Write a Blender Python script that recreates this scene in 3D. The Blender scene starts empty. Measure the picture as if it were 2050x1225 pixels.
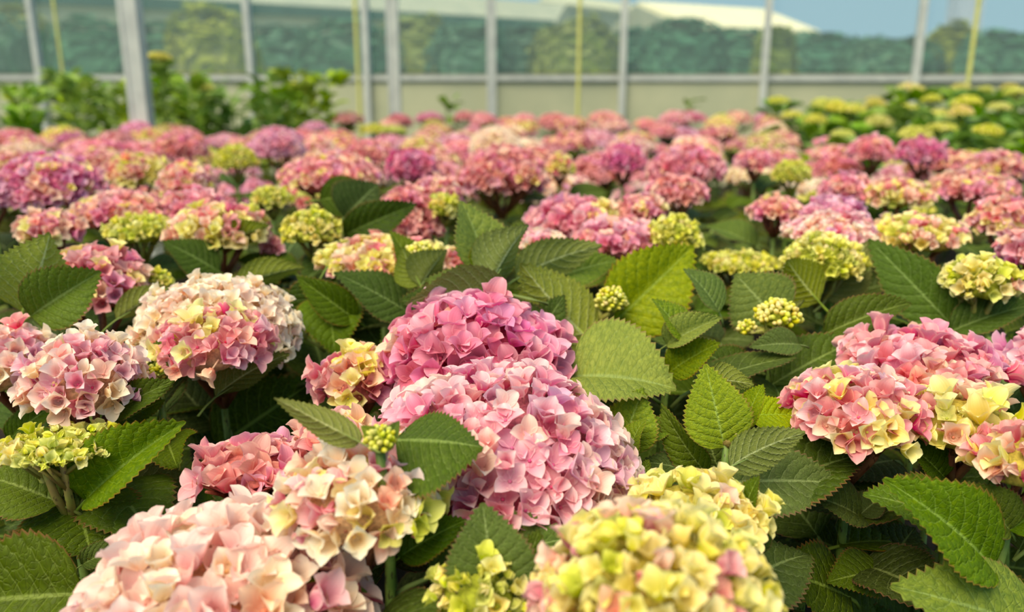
import bpy, bmesh, math, random
from mathutils import Vector, Matrix, noise
R = random.Random(7)
PI = math.pi
sc = bpy.context.scene
col = sc.collection

# ------------------------------------------------------------------ camera, sky, sun, exposure
F = 1700.0
PITCH = math.radians(15.2)
CAM = Vector((0, 0, 0.8))
FWD = Vector((0, math.cos(PITCH), -math.sin(PITCH)))
UP = Vector((0, math.sin(PITCH), math.cos(PITCH)))
RT = Vector((1, 0, 0))
cd = bpy.data.cameras.new('camera')
cam = bpy.data.objects.new('camera', cd)
col.objects.link(cam)
cam.location = CAM
cam.rotation_euler = (PI / 2 - PITCH, 0, 0)
cd.sensor_width = 36
cd.lens = 36 * F / 2050
cd.clip_start = 0.02
cd.clip_end = 500
cd.dof.use_dof = True
cd.dof.focus_distance = 0.68
cd.dof.aperture_fstop = 4.2
sc.camera = cam
sc.view_settings.view_transform = 'Standard'
sc.view_settings.look = 'None'
sc.view_settings.gamma = 1.0
sc.view_settings.use_curve_mapping = False
sc.view_settings.exposure = 0.3


def lin(c):
    return tuple(((v / 255) / 12.92 if v / 255 <= .04045 else ((v / 255 + .055) / 1.055) ** 2.4) for v in c)


w = bpy.data.worlds.new('sky')
sc.world = w
w.use_nodes = True
nt = w.node_tree
nt.nodes.clear()
tc = nt.nodes.new('ShaderNodeTexCoord')
sx = nt.nodes.new('ShaderNodeSeparateXYZ')
rp = nt.nodes.new('ShaderNodeValToRGB')
bg = nt.nodes.new('ShaderNodeBackground')
wo = nt.nodes.new('ShaderNodeOutputWorld')
nt.links.new(tc.outputs['Generated'], sx.inputs[0])
nt.links.new(sx.outputs['Z'], rp.inputs[0])
rp.color_ramp.elements[0].color = (*lin((160, 196, 214)), 1)
rp.color_ramp.elements[1].color = (*lin((134, 178, 206)), 1)
rp.color_ramp.elements[1].position = .6
nt.links.new(rp.outputs[0], bg.inputs[0])
bg.inputs[1].default_value = 0.9
nt.links.new(bg.outputs[0], wo.inputs[0])
sl = bpy.data.lights.new('sun', 'SUN')
sl.energy = 4.7
sl.angle = math.radians(50)
sl.color = (1.0, .86, .62)
so = bpy.data.objects.new('sun', sl)
col.objects.link(so)
so.rotation_euler = (math.radians(24), math.radians(-20), 0)
so.location = (0, 0, 8)


# ------------------------------------------------------------------ projection helpers
def P(px, py, d):
    return CAM + FWD * d + RT * ((px - 1025) / F * d) - UP * ((py - 612.5) / F * d)


def autod(py, dz=0):
    v = (py - 612.5) / F
    zb = .5 + .1 * min(1, max(0, (1000 - py) / 600)) + dz
    return (CAM.z - zb) / (math.sin(PITCH) + v * math.cos(PITCH))


# ------------------------------------------------------------------ object helpers
def link(name, data, parent=None):
    o = bpy.data.objects.new(name, data)
    col.objects.link(o)
    if parent:
        o.parent = parent
    return o


def tag(o, label=None, cat=None, group=None, kind=None):
    if label: o['label'] = label
    if cat: o['category'] = cat
    if group: o['group'] = group
    if kind: o['kind'] = kind
    return o


def thing(name, label, cat, loc, group=None):
    o = link(name, None)
    o.location = loc
    o.empty_display_size = .02
    return tag(o, label, cat, group)


class MB:
    def __init__(s):
        s.v = []; s.f = []; s.uv = []; s.m = []

    def add(s, verts, faces, uvs=None, mat=0):
        b = len(s.v)
        s.v += [tuple(p) for p in verts]
        for f in faces:
            s.f.append(tuple(b + i for i in f))
            s.m.append(mat)
            if uvs: s.uv += [uvs[i] for i in f]
            else: s.uv += [(0, 0)] * len(f)

    def box(s, c, size, rot=None, mat=0):
        hx, hy, hz = size[0] / 2, size[1] / 2, size[2] / 2
        vs = [Vector((x, y, z)) for x in (-hx, hx) for y in (-hy, hy) for z in (-hz, hz)]
        if rot: vs = [rot @ p for p in vs]
        vs = [p + Vector(c) for p in vs]
        s.add(vs, [(0, 1, 3, 2), (4, 6, 7, 5), (0, 4, 5, 1), (2, 3, 7, 6), (0, 2, 6, 4), (1, 5, 7, 3)], None, mat)

    def tube(s, pts, radii, n=7, mat=0):
        pts = [Vector(p) for p in pts]
        rings = []
        for i, p in enumerate(pts):
            t = (pts[min(i + 1, len(pts) - 1)] - pts[max(i - 1, 0)]).normalized()
            a = t.orthogonal().normalized() if abs(t.z) < .9 else t.cross(Vector((0, 1, 0))).normalized()
            b = t.cross(a)
            r = radii[i] if isinstance(radii, (list, tuple)) else radii
            rings.append([p + (a * math.cos(2 * PI * k / n) + b * math.sin(2 * PI * k / n)) * r for k in range(n)])
        vs = [q for r in rings for q in r]
        fs = []
        for i in range(len(pts) - 1):
            for k in range(n):
                k2 = (k + 1) % n
                fs.append((i * n + k, i * n + k2, (i + 1) * n + k2, (i + 1) * n + k))
        fs.append(tuple(range(n))[::-1])
        fs.append(tuple((len(pts) - 1) * n + k for k in range(n)))
        s.add(vs, fs, [(0, 0)] * len(vs), mat)

    def mesh(s, name, mats, smooth=True):
        me = bpy.data.meshes.new(name)
        me.from_pydata(s.v, [], s.f)
        for m in mats: me.materials.append(m)
        me.polygons.foreach_set('material_index', s.m)
        if smooth: me.polygons.foreach_set('use_smooth', [True] * len(s.f))
        uvl = me.uv_layers.new(name='UVMap')
        uvl.data.foreach_set('uv', [x for uv in s.uv for x in uv])
        me.update()
        return me


# ------------------------------------------------------------------ materials
class G:
    """a tiny node-graph writer"""
    def __init__(s, name):
        s.mat = bpy.data.materials.new(name)
        s.mat.use_nodes = True
        s.t = s.mat.node_tree
        s.t.nodes.clear()
        s.out = s.t.nodes.new('ShaderNodeOutputMaterial')

    def put(s, sock, v):
        if isinstance(v, bpy.types.NodeSocket): s.t.links.new(v, sock)
        elif isinstance(v, (tuple, list)):
            sock.default_value = (*v, 1) if (len(v) == 3 and sock.type == 'RGBA') else v
        else: sock.default_value = v

    def node(s, ty, ins=None, **kw):
        n = s.t.nodes.new('ShaderNode' + ty)
        for k, v in kw.items(): setattr(n, k, v)
        for k, v in (ins or {}).items(): s.put(n.inputs[k], v)
        return n

    def m(s, op, a, b=0.0, c=0.0, clamp=False):
        n = s.node('Math', {0: a, 1: b, 2: c}, operation=op)
        n.use_clamp = clamp
        return n.outputs[0]

    def mix(s, f, a, b, blend='MIX'):
        n = s.node('Mix', data_type='RGBA', blend_type=blend)
        s.put(n.inputs[0], f); s.put(n.inputs[6], a); s.put(n.inputs[7], b)
        return n.outputs[2]

    def ss(s, v, lo, hi):
        n = s.node('MapRange', {0: v, 1: lo, 2: hi}, interpolation_type='SMOOTHSTEP')
        return n.outputs[0]

    def uv(s):
        n = s.node('UVMap')
        x = s.node('SeparateXYZ', {0: n.outputs[0]})
        return n.outputs[0], x.outputs[0], x.outputs[1]

    def noise(s, scale, detail=3, vec=None):
        if vec is None: vec = s.node('TexCoord').outputs['Object']
        return s.node('TexNoise', {'Vector': vec, 'Scale': scale, 'Detail': detail}).outputs[0]

    def finish(s, color, rough=.6, spec=.3, trans=0.0, bump=None, bs=.3, tcol=None, metal=0.0):
        p = s.node('BsdfPrincipled', {'Base Color': color, 'Roughness': rough, 'Specular IOR Level': spec, 'Metallic': metal})
        nrm = None
        if bump is not None:
            bn = s.node('Bump', {'Height': bump, 'Strength': bs, 'Distance': .002})
            nrm = bn.outputs[0]
            s.t.links.new(nrm, p.inputs['Normal'])
        sh = p.outputs[0]
        if trans:
            t = s.node('BsdfTranslucent', {'Color': tcol or color})
            mx = s.node('MixShader', {0: trans, 1: sh, 2: t.outputs[0]})
            sh = mx.outputs[0]
        s.t.links.new(sh, s.out.inputs[0])
        return s.mat


def vary(g, c, amt=.12):
    oi = g.node('ObjectInfo')
    h = g.node('HueSaturation', {'Color': c,
               'Hue': g.m('MULTIPLY_ADD', oi.outputs['Random'], .03, .485),
               'Saturation': g.m('MULTIPLY_ADD', g.m('FRACT', g.m('MULTIPLY', oi.outputs['Random'], 7.3)), .3, .85),
               'Value': g.m('MULTIPLY_ADD', g.m('FRACT', g.m('MULTIPLY', oi.outputs['Random'], 3.7)), amt, 1 - amt / 2)})
    return h.outputs[0]


def petal_mat(name, cen, mid, edge):
    g = G(name)
    vec, u, v = g.uv()
    a = g.m('ABSOLUTE', g.m('MULTIPLY_ADD', u, 2, -1))
    c = g.mix(g.ss(v, .15, .82), lin(cen), lin(mid))
    e = g.m('MAXIMUM', g.m('POWER', a, 7.0), g.m('POWER', v, 7.0))
    c = g.mix(g.m('MULTIPLY', e, .9), c, lin(edge))
    n = g.noise(220, 2)
    c = g.mix(g.m('MULTIPLY', g.ss(n, .45, .75), .35), c, lin(edge))
    wv = g.m('SINE', g.m('MULTIPLY', a, 26.0))
    c = g.mix(g.m('MULTIPLY_ADD', wv, .04, .04), c, lin(cen))
    geo = g.node('NewGeometry')
    c = g.mix(g.m('MULTIPLY', geo.outputs['Backfacing'], .35), c, lin(edge))
    c = vary(g, c)
    return g.finish(c, .62, .2, .38, wv, .08)


PT = {
    'pale': petal_mat('petal_pale_pink', (228, 92, 150), (248, 180, 196), (255, 228, 224)),
    'blush': petal_mat('petal_blush', (248, 186, 184), (254, 220, 208), (255, 236, 224)),
    'rose': petal_mat('petal_rose', (216, 78, 142), (240, 146, 182), (253, 208, 216)),
    'deep': petal_mat('petal_deep_pink', (190, 40, 104), (226, 100, 150), (250, 184, 196)),
    'magenta': petal_mat('petal_magenta', (204, 54, 128), (226, 104, 164), (246, 172, 202)),
    'hot': petal_mat('petal_hot_cup', (220, 36, 112), (236, 118, 150), (255, 206, 194)),
    'lilac': petal_mat('petal_lilac', (214, 120, 178), (238, 178, 208), (250, 212, 222)),
    'cream': petal_mat('petal_cream', (248, 214, 156), (255, 241, 210), (255, 246, 230)),
    'peach': petal_mat('petal_peach', (240, 164, 146), (250, 208, 182), (255, 228, 204)),
    'salmon': petal_mat('petal_salmon', (216, 92, 120), (238, 158, 164), (250, 204, 194)),
    'coral': petal_mat('petal_coral', (208, 92, 110), (230, 146, 146), (246, 194, 178)),
    'yellow': petal_mat('petal_yellow', (224, 214, 62), (252, 240, 142), (255, 242, 190)),
    'lime': petal_mat('petal_lime', (190, 200, 34), (230, 226, 84), (248, 240, 150)),
    'dust': petal_mat('petal_dusty', (244, 204, 176), (252, 232, 212), (254, 238, 226)),
}


def leaf_mat(name):
    g = G(name)
    vec, u, v = g.uv()
    a = g.m('ABSOLUTE', g.m('MULTIPLY_ADD', u, 2, -1))
    sgn = g.m('MULTIPLY', g.m('GREATER_THAN', u, .5), .5)
    ph = g.m('ADD', g.m('MULTIPLY_ADD', v, 9.0, sgn), g.m('MULTIPLY', g.m('POWER', a, 1.25), -2.3))
    fr = g.m('FRACT', ph)
    dist = g.m('ABSOLUTE', g.m('MULTIPLY_ADD', fr, 2, -1))          # 1 on a side vein
    vein = g.m('MULTIPLY', g.ss(dist, .86, 1.0), g.ss(a, 1.0, .6))
    mid = g.ss(a, .06, .015)
    sc2 = g.node('Mapping', {'Vector': vec, 'Scale': (9, 15, 1)})
    vo = g.node('TexVoronoi', {'Vector': sc2.outputs[0], 'Scale': 1.6}, feature='DISTANCE_TO_EDGE').outputs[0]
    net = g.ss(vo, .09, .0)
    oi = g.node('ObjectInfo')
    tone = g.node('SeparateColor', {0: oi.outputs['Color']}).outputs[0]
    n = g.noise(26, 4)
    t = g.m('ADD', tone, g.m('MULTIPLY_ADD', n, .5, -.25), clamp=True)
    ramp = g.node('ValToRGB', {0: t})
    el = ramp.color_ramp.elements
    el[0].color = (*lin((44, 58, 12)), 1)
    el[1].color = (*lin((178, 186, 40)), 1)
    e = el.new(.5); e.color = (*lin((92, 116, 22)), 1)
    base = ramp.outputs[0]
    vm = g.m('MAXIMUM', g.m('MULTIPLY', vein, .5), g.m('MAXIMUM', g.m('MULTIPLY', mid, .75), g.m('MULTIPLY', net, .16)))
    c = g.mix(vm, base, g.mix(.55, base, lin((178, 200, 110))))
    ed = g.m('MULTIPLY', g.ss(a, .93, 1.0), .6)
    c = g.mix(ed, c, lin((150, 92, 66)))
    geo = g.node('NewGeometry')
    back = g.mix(.6, g.mix(.4, base, c), lin((136, 140, 52)))
    back = g.mix(g.m('MULTIPLY', vm, 1.3, clamp=True), back, lin((186, 194, 126)))
    c = g.mix(geo.outputs['Backfacing'], c, back)
    c = vary(g, c, .16)
    bump = g.m('ADD', g.m('MULTIPLY', g.m('POWER', dist, 3.0), -1.0), g.m('MULTIPLY', net, -.4))
    return g.finish(c, .52, .17, .30, bump, .6)


def plain_mat(name, c1, c2, scale=40, rough=.7, spec=.3, trans=0, bs=.2, metal=0):
    g = G(name)
    n = g.noise(scale, 4)
    c = g.mix(g.ss(n, .35, .65), lin(c1), lin(c2))
    return g.finish(c, rough, spec, trans, n, bs, metal=metal)


def stem_mat(name, c1, c2, speck):
    g = G(name)
    n = g.noise(60, 3)
    c = g.mix(g.ss(n, .35, .7), lin(c1), lin(c2))
    mp = g.node('Mapping', {'Vector': g.node('TexCoord').outputs['Object'], 'Scale': (1, 1, .35)})
    s = g.noise(420, 1, mp.outputs[0])
    c = g.mix(g.m('MULTIPLY', g.ss(s, .62, .68), .75), c, lin(speck))
    return g.finish(c, .5, .3)


LEAF = leaf_mat('leaf_green')
STEM = stem_mat('stem_green', (92, 118, 46), (122, 144, 62), (52, 38, 28))
STALK = stem_mat('stalk_red', (136, 74, 58), (160, 104, 76), (80, 42, 36))
STALKG = stem_mat('stalk_green', (150, 150, 70), (140, 120, 70), (90, 70, 50))


def far_leaf_mat(name, c1, c2, scale=9):
    g = G(name)
    n = g.noise(scale, 3)
    oi = g.node('ObjectInfo')
    c = g.mix(g.ss(n, .3, .7), lin(c1), lin(c2))
    c = vary(g, c, .25)
    return g.finish(c, .5, .3, .25)


FARLEAF = far_leaf_mat('far_leaf', (84, 122, 28), (144, 174, 52))
FARLEAFB = far_leaf_mat('far_leaf_bright', (112, 144, 34), (172, 194, 64))
CORE = {}
for k, c in {'pale': (206, 120, 132), 'deep': (176, 66, 96), 'cream': (214, 172, 128), 'yellow': (186, 168, 70),
             'lime': (150, 156, 44), 'salmon': (190, 104, 96)}.items():
    CORE[k] = plain_mat('inner_buds_' + {'pale': 'pink', 'deep': 'rose', 'cream': 'cream', 'yellow': 'yellow', 'lime': 'green', 'salmon': 'salmon'}[k],
                        c, tuple(int(x * .8) for x in c), 300, .8, .1)


# ------------------------------------------------------------------ florets
def sepal(mb, ang, cup, length, wid, nu, nv, rr, mat=0):
    ca, sa = math.cos(ang), math.sin(ang)
    vs, uvs, fs = [], [], []
    curl = rr.uniform(.25, .6)
    off = rr.uniform(-.12, .12)
    r = .05; z = 0
    prev = 0
    tl = rr.uniform(.9, 1.1)
    for j in range(nv + 1):
        t = j / nv
        if cup < 1.35:                                        # a shallow floor, a rising side, a flared lip
            ph = cup * (.35 if t < .2 else 1.25) if t < .62 else cup * (1.25 - curl * 3.6 * (t - .55))
        else: ph = (.35 if t < .15 else 1.2 + 1.25 * t)
        if j:
            r += math.cos(ph) * length * tl / nv
            z += math.sin(ph) * length * tl / nv
        wt = wid * 2.3 * (t + .03) ** .66 * max(0.0, 1 - t) ** .66
        if j == nv: wt = wid * .04
        for i in range(nu + 1):
            s = 2 * i / nu - 1
            x = s * wt
            bend = .62 * (abs(s) ** 2) * wt * (1 if cup < 1.35 else .8)
            rx = r - bend * math.sin(ph)
            zz = z + bend * math.cos(ph) + .03 * s * off
            vs.append((rx * ca - x * sa, rx * sa + x * ca, zz))
            uvs.append((.5 + .5 * s, t))
    for j in range(nv):
        for i in range(nu):
            q = j * (nu + 1) + i
            fs.append((q, q + 1, q + nu + 2, q + nu + 1))
    mb.add(vs, fs, uvs, mat)


def floret_mb(kind, seed, nu=6, nv=9):
    rr = random.Random(seed)
    mb = MB()
    n = 4
    if kind == 'bead':                                       # an unopened bud: a small teardrop with closed seams
        vs, fs, uvs = [], [], []
        for j in range(6):
            th = PI * j / 5
            for k in range(6):
                a = 2 * PI * k / 6
                rad = .36 * math.sin(th) * (1 + .12 * math.cos(2 * a))
                vs.append((rad * math.cos(a), rad * math.sin(a), .3 - .42 * math.cos(th)))
                uvs.append((.5 + .25 * math.cos(2 * a), j / 5))
        for j in range(5):
            for k in range(6):
                k2 = (k + 1) % 6
                fs.append((j * 6 + k, j * 6 + k2, (j + 1) * 6 + k2, (j + 1) * 6 + k))
        mb.add(vs, fs, uvs)
        return mb
    cup, ln, wd = {'open': (.62, .60, .25), 'cup': (.95, .70, .28), 'wide': (.40, .58, .27), 'bud': (1.42, .62, .34)}[kind]
    for k in range(n):
        sepal(mb, k * PI / 2 + rr.uniform(-.14, .14), cup + rr.uniform(-.16, .16), ln * rr.uniform(.9, 1.08), wd * rr.uniform(.92, 1.1), nu, nv, rr)
    if nu > 2:                                                # the small round heart of the floret
        vs, fs = [], []
        for j in range(4):
            th = PI / 2 * j / 3
            for k in range(5):
                a = 2 * PI * k / 5
                vs.append((.055 * math.sin(th) * math.cos(a), .055 * math.sin(th) * math.sin(a), .03 + .06 * math.cos(th)))
        for j in range(3):
            for k in range(5):
                k2 = (k + 1) % 5
                fs.append((j * 5 + k, (j + 1) * 5 + k, (j + 1) * 5 + k2, j * 5 + k2))
        mb.add(vs, fs, [(.5, .0)] * len(vs))
        mb.tube([(0, 0, -.45), (0, 0, .02)], .035, 4)          # its little stalk
    return mb


FM = {}


def floret_mesh(kind, ptype, var):
    k = (kind, ptype, var)
    if k not in FM:
        FM[k] = floret_mb(kind, hash((kind == 'cup', var, kind == 'open')) & 1023).mesh('floret', [PT[ptype]])
    return FM[k]


# palettes: floret types with weights, shapes with weights, core, stalks
PAL = {
    'pale': ([('pale', 6), ('blush', 3.5), ('rose', 1.2), ('lilac', 1)], [('open', 6), ('cup', 3), ('wide', 1)], 'pale', STALK),
    'cream_pink': ([('blush', 4), ('cream', 4), ('peach', 2), ('pale', 3), ('hot', .5)], [('open', 5), ('cup', 4)], 'cream', STALK),
    'cream': ([('cream', 7), ('dust', 4)], [('open', 4), ('cup', 3)], 'cream', STALK),
    'deep': ([('deep', 6), ('rose', 4), ('salmon', .8), ('peach', .4)], [('open', 5), ('cup', 3), ('wide', 2)], 'deep', STALK),
    'magenta': ([('magenta', 5), ('deep', 3), ('lilac', 1.2)], [('open', 5), ('cup', 3)], 'deep', STALK),
    'peach_mix': ([('yellow', 3), ('cream', 4), ('peach', 2), ('pale', 2), ('blush', 1), ('hot', .5)], [('cup', 6), ('open', 2.5), ('bud', .8)], 'cream', STALK),
    'salmon': ([('salmon', 4), ('coral', 3), ('rose', 2), ('peach', 1)], [('open', 5), ('cup', 3)], 'salmon', STALK),
    'salmon_mix': ([('salmon', 3.4), ('rose', 1.6), ('peach', 3), ('yellow', .9)], [('cup', 5), ('open', 4)], 'salmon', STALK),
    'yellow': ([('yellow', 7), ('lime', 2), ('peach', .8), ('salmon', .35)], [('cup', 6), ('bud', 2), ('open', 1)], 'yellow', STALKG),
    'yellow_pink': ([('yellow', 5), ('peach', 2.4), ('salmon', 1.4), ('hot', .8), ('lime', .8)], [('cup', 6), ('bud', 1), ('open', 1.4)], 'yellow', STALK),
    'pink_yellow': ([('pale', 2), ('salmon', 2), ('hot', 3), ('peach', 1.8), ('yellow', 2.2)], [('cup', 4), ('open', 4)], 'cream', STALK),
    'pink_cream': ([('blush', 3.2), ('pale', 3), ('cream', 2.4), ('peach', 1), ('hot', 1.2), ('lilac', .3)], [('cup', 5), ('open', 3)], 'cream', STALK),
    'pink_mix': ([('rose', 3), ('salmon', 2.4), ('pale', 2.4), ('hot', 2), ('peach', 1)], [('cup', 5), ('open', 3.5)], 'pale', STALK),
    'magenta_mix': ([('magenta', 3), ('rose', 3), ('lilac', 2), ('yellow', 1.3), ('peach', 1.2)], [('open', 5), ('cup', 3)], 'pale', STALK),
    'lilac': ([('lilac', 5), ('rose', 2), ('pale', 2)], [('open', 5), ('cup', 3)], 'pale', STALK),
    'lime': ([('lime', 8), ('yellow', 2)], [('bud', 6), ('cup', 3)], 'lime', STALKG),
    'bud': ([('lime', 4), ('yellow', 5)], [('bead', 1)], 'lime', STALKG),
    'greenbud': ([('lime', 5), ('lime', 5)], [('bead', 1)], 'lime', STALKG),
}


def pick(ws, rr):
    t = rr.uniform(0, sum(x[1] for x in ws))
    for k, x in ws:
        t -= x
        if t <= 0: return k
    return ws[-1][0]


def dome_points(R_, k, thmax, n, rr, jit):
    pts = []
    ga = PI * (3 - math.sqrt(5))
    c1 = math.cos(thmax)
    for i in range(n):
        c = 1 - (i + .5) / n * (1 - c1)
        th = math.acos(c) + rr.gauss(0, jit * .5 / math.sqrt(n))
        a = i * ga + rr.gauss(0, jit) / math.sqrt(n) / max(.15, math.sin(th))
        lump = 1 + .09 * noise.noise(Vector((math.cos(a) * 2.2 * math.sin(th), math.sin(a) * 2.2 * math.sin(th), 3 * c + rr.seedoff)))
        s = math.sin(th)
        p = Vector((s * math.cos(a), s * math.sin(a), k * math.cos(th))) * R_ * lump
        nn = Vector((s * math.cos(a), s * math.sin(a), math.cos(th) / max(k, .42))).normalized()
        pts.append((p, nn))
    return pts


def basis(nrm, spin):
    q = nrm.to_track_quat('Z', 'Y')
    return q.to_matrix().to_4x4() @ Matrix.Rotation(spin, 4, 'Z')


def core_mesh(R_, k, thmax, mat, seed, bottom=-.15):
    bm = bmesh.new()
    bmesh.ops.create_icosphere(bm, subdivisions=3, radius=1)
    for v in bm.verts:
        p = v.co.copy()
        l = .74 + .16 * noise.noise(p * 5 + Vector((seed, 0, 0)))
        v.co = Vector((p.x * l, p.y * l, max(bottom, p.z * k * l) if p.z < 0 else p.z * k * l)) * R_
    me = bpy.data.meshes.new('flower_head')
    bm.to_mesh(me); bm.free()
    me.materials.append(mat)
    me.polygons.foreach_set('use_smooth', [True] * len(me.polygons))
    return me


# ------------------------------------------------------------------ leaves
def hw(t):
    return .345 * max(0, math.sin(PI * min(1, t) ** .74)) ** .86 * (1 - .42 * t ** 2.6)


def leaf_mb(fold, bend, twist, wavy, seed, rows=40, half=5, petiole=True, teeth=True, quilt=.010, mb=None, M=None, mat=0):
    rr = random.Random(seed)
    mb = mb or MB()
    vs, uvs, fs = [], [], []
    phs = rr.uniform(0, 6)
    for j in range(rows + 1):
        t = j / rows
        h = hw(t) + .004
        if teeth and 2 < j < rows - 1 and j % 2: h += .022 + .010 * rr.random()
        for i in range(-half, half + 1):
            s = i / half
            x = s * h
            y = t + (.018 if teeth and abs(i) == half and j % 2 else 0)
            f = fold * (1 + .5 * math.sin(2.1 * t + phs) * wavy)
            z = f * abs(x) - .5 * fold * x * x / .33
            ph = t * 9 - 2.3 * abs(s) ** 1.25 + (.5 if s > 0 else 0)
            if teeth: z += quilt * (abs(math.sin(PI * ph)) - .3) * min(1, 4 * abs(s)) * (1 - abs(s) ** 4)
            z += wavy * .035 * math.sin(9 * t + phs + (2 if s > 0 else 0)) * abs(s) ** 2
            tw = twist * (t - .3)
            x, z = x * math.cos(tw) - z * math.sin(tw), x * math.sin(tw) + z * math.cos(tw)
            vs.append(Vector((x, y, z)))
            uvs.append((.5 + .5 * s, t))
    nc = 2 * half + 1
    for j in range(rows):
        for i in range(nc - 1):
            q = j * nc + i
            fs.append((q, q + 1, q + nc + 1, q + nc))
    # bend along an arc (droop), then put the tip back on +Y
    if abs(bend) > 1e-3:
        for v in vs:
            a = bend * v.y
            r = 1 / bend
            v.y, v.z = (r + v.z * 1) * math.sin(a), (r + v.z) * math.cos(a) - r
    tip = vs[rows * nc + half].copy()
    q = Vector((tip.x, tip.y, tip.z)).rotation_difference(Vector((0, 1, 0))).to_matrix()
    L = tip.length
    vs = [(q @ v) / L for v in vs]
    if M is not None: vs = [M @ v for v in vs]
    mb.add(vs, fs, uvs, mat)
    if petiole:
        d = (q @ Vector((0, -1, 0))) / L
        b0 = len(mb.v)
        mb.tube([(0, .25, .0), (0, .0, -.008), d * .14 + Vector((0, 0, -.02)), d * .27 + Vector((0, 0, -.075))], [.006, .016, .018, .021], 6)
        for i in range(len(mb.uv) - 1, len(mb.uv) - 1 - (6 * 4 * 3 + 12), -1):
            mb.uv[i] = (.5, .5)
    return mb


LV = {}
for nm, (fo, be, tw, wa) in {'flat': (.18, .35, 0, .5), 'fold': (.55, .5, .1, .5), 'deepfold': (.95, .45, -.1, .6), 'droop': (.25, 1.0, .15, .6),
                             'curl': (.4, .8, .6, 1.2), 'wavy': (.3, .5, -.4, 1.5), 'up': (.45, -.5, .1, .7), 'roof': (-.75, .35, 0, .5)}.items():
    LV[nm] = leaf_mb(fo, be, tw, wa, len(nm)).mesh('leaf_' + nm, [LEAF])
LVN = list(LV)


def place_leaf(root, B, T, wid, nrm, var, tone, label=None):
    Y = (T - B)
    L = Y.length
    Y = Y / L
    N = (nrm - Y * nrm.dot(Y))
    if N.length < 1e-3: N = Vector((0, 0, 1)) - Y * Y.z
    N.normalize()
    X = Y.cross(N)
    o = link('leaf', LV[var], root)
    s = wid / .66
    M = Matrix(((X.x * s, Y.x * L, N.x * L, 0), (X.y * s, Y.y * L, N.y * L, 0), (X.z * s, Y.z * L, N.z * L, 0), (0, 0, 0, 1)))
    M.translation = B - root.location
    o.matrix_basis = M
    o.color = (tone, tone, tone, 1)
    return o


HINT = {'t': (.55, .85, 0), 'u': (.95, .35, 0), 'b': (.35, -.95, 0), 'c': (.1, 1, 0), 'r': (.5, .6, .6), 'l': (.5, .6, -.6),
        'br': (.3, -.8, .5), 'bl': (.3, -.8, -.5)}


def px_leaf(root, D, spec):
    bx, by, tx, ty, wpx, hint, var, tone = spec[:8]
    db, dt = (spec[8], spec[9]) if len(spec) > 9 else (0, 0)
    B = P(bx, by, D + db)
    T = P(tx, ty, D + dt)
    a, b, c = HINT[hint]
    tocam = (CAM - (B + T) / 2).normalized()
    n = Vector((0, 0, 1)) * a + tocam * b + RT * c
    return place_leaf(root, B, T, wpx * (D + (db + dt) / 2) / F, n, var, tone)


def auto_leaves(root, top, n, rr, lmin, lmax, z0, z1, tone, blocked=None):
    a = rr.uniform(0, 6.28)
    for i in range(n):
        z = top.z - z0 - (z1 - z0) * (i // 2) / max(1, (n - 1) // 2) + rr.uniform(-.008, .008)
        a += PI if i % 2 else PI / 2 + rr.uniform(-.35, .35)
        el = rr.uniform(-.25, .35)
        L = rr.uniform(lmin, lmax) * (1 + .25 * i / max(1, n))
        d = Vector((math.cos(a) * math.cos(el), math.sin(a) * math.cos(el), math.sin(el)))
        B = Vector((top.x, top.y, z)) + d * .028
        nn = Vector((rr.uniform(-.3, .3), rr.uniform(-.5, .1), 1))
        place_leaf(root, B, B + d * L, L * rr.uniform(.6, .74), nn, rr.choice(('flat', 'fold', 'droop', 'wavy', 'fold')), rr.uniform(*tone))


# ------------------------------------------------------------------ plants
PLANTS = []                                                    # (x, y, radius) of every plant head so far


def stem_part(root, top, rr, r=.0042, mat=None):
    mb = MB()
    base = root.location
    n = 7
    pts = []
    for i in range(n + 1):
        t = i / n
        p = base.lerp(top, t)
        p = p + Vector((math.sin(t * PI) * .01 * rr.uniform(-1, 1), math.sin(t * PI) * .01 * rr.uniform(-1, 1), 0))
        pts.append(p - base)
    mb.tube(pts, [r * (1.25 - .35 * i / n) for i in range(n + 1)], 8)
    return link('stem', mb.mesh('stem', [mat or STEM]), root)


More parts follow.
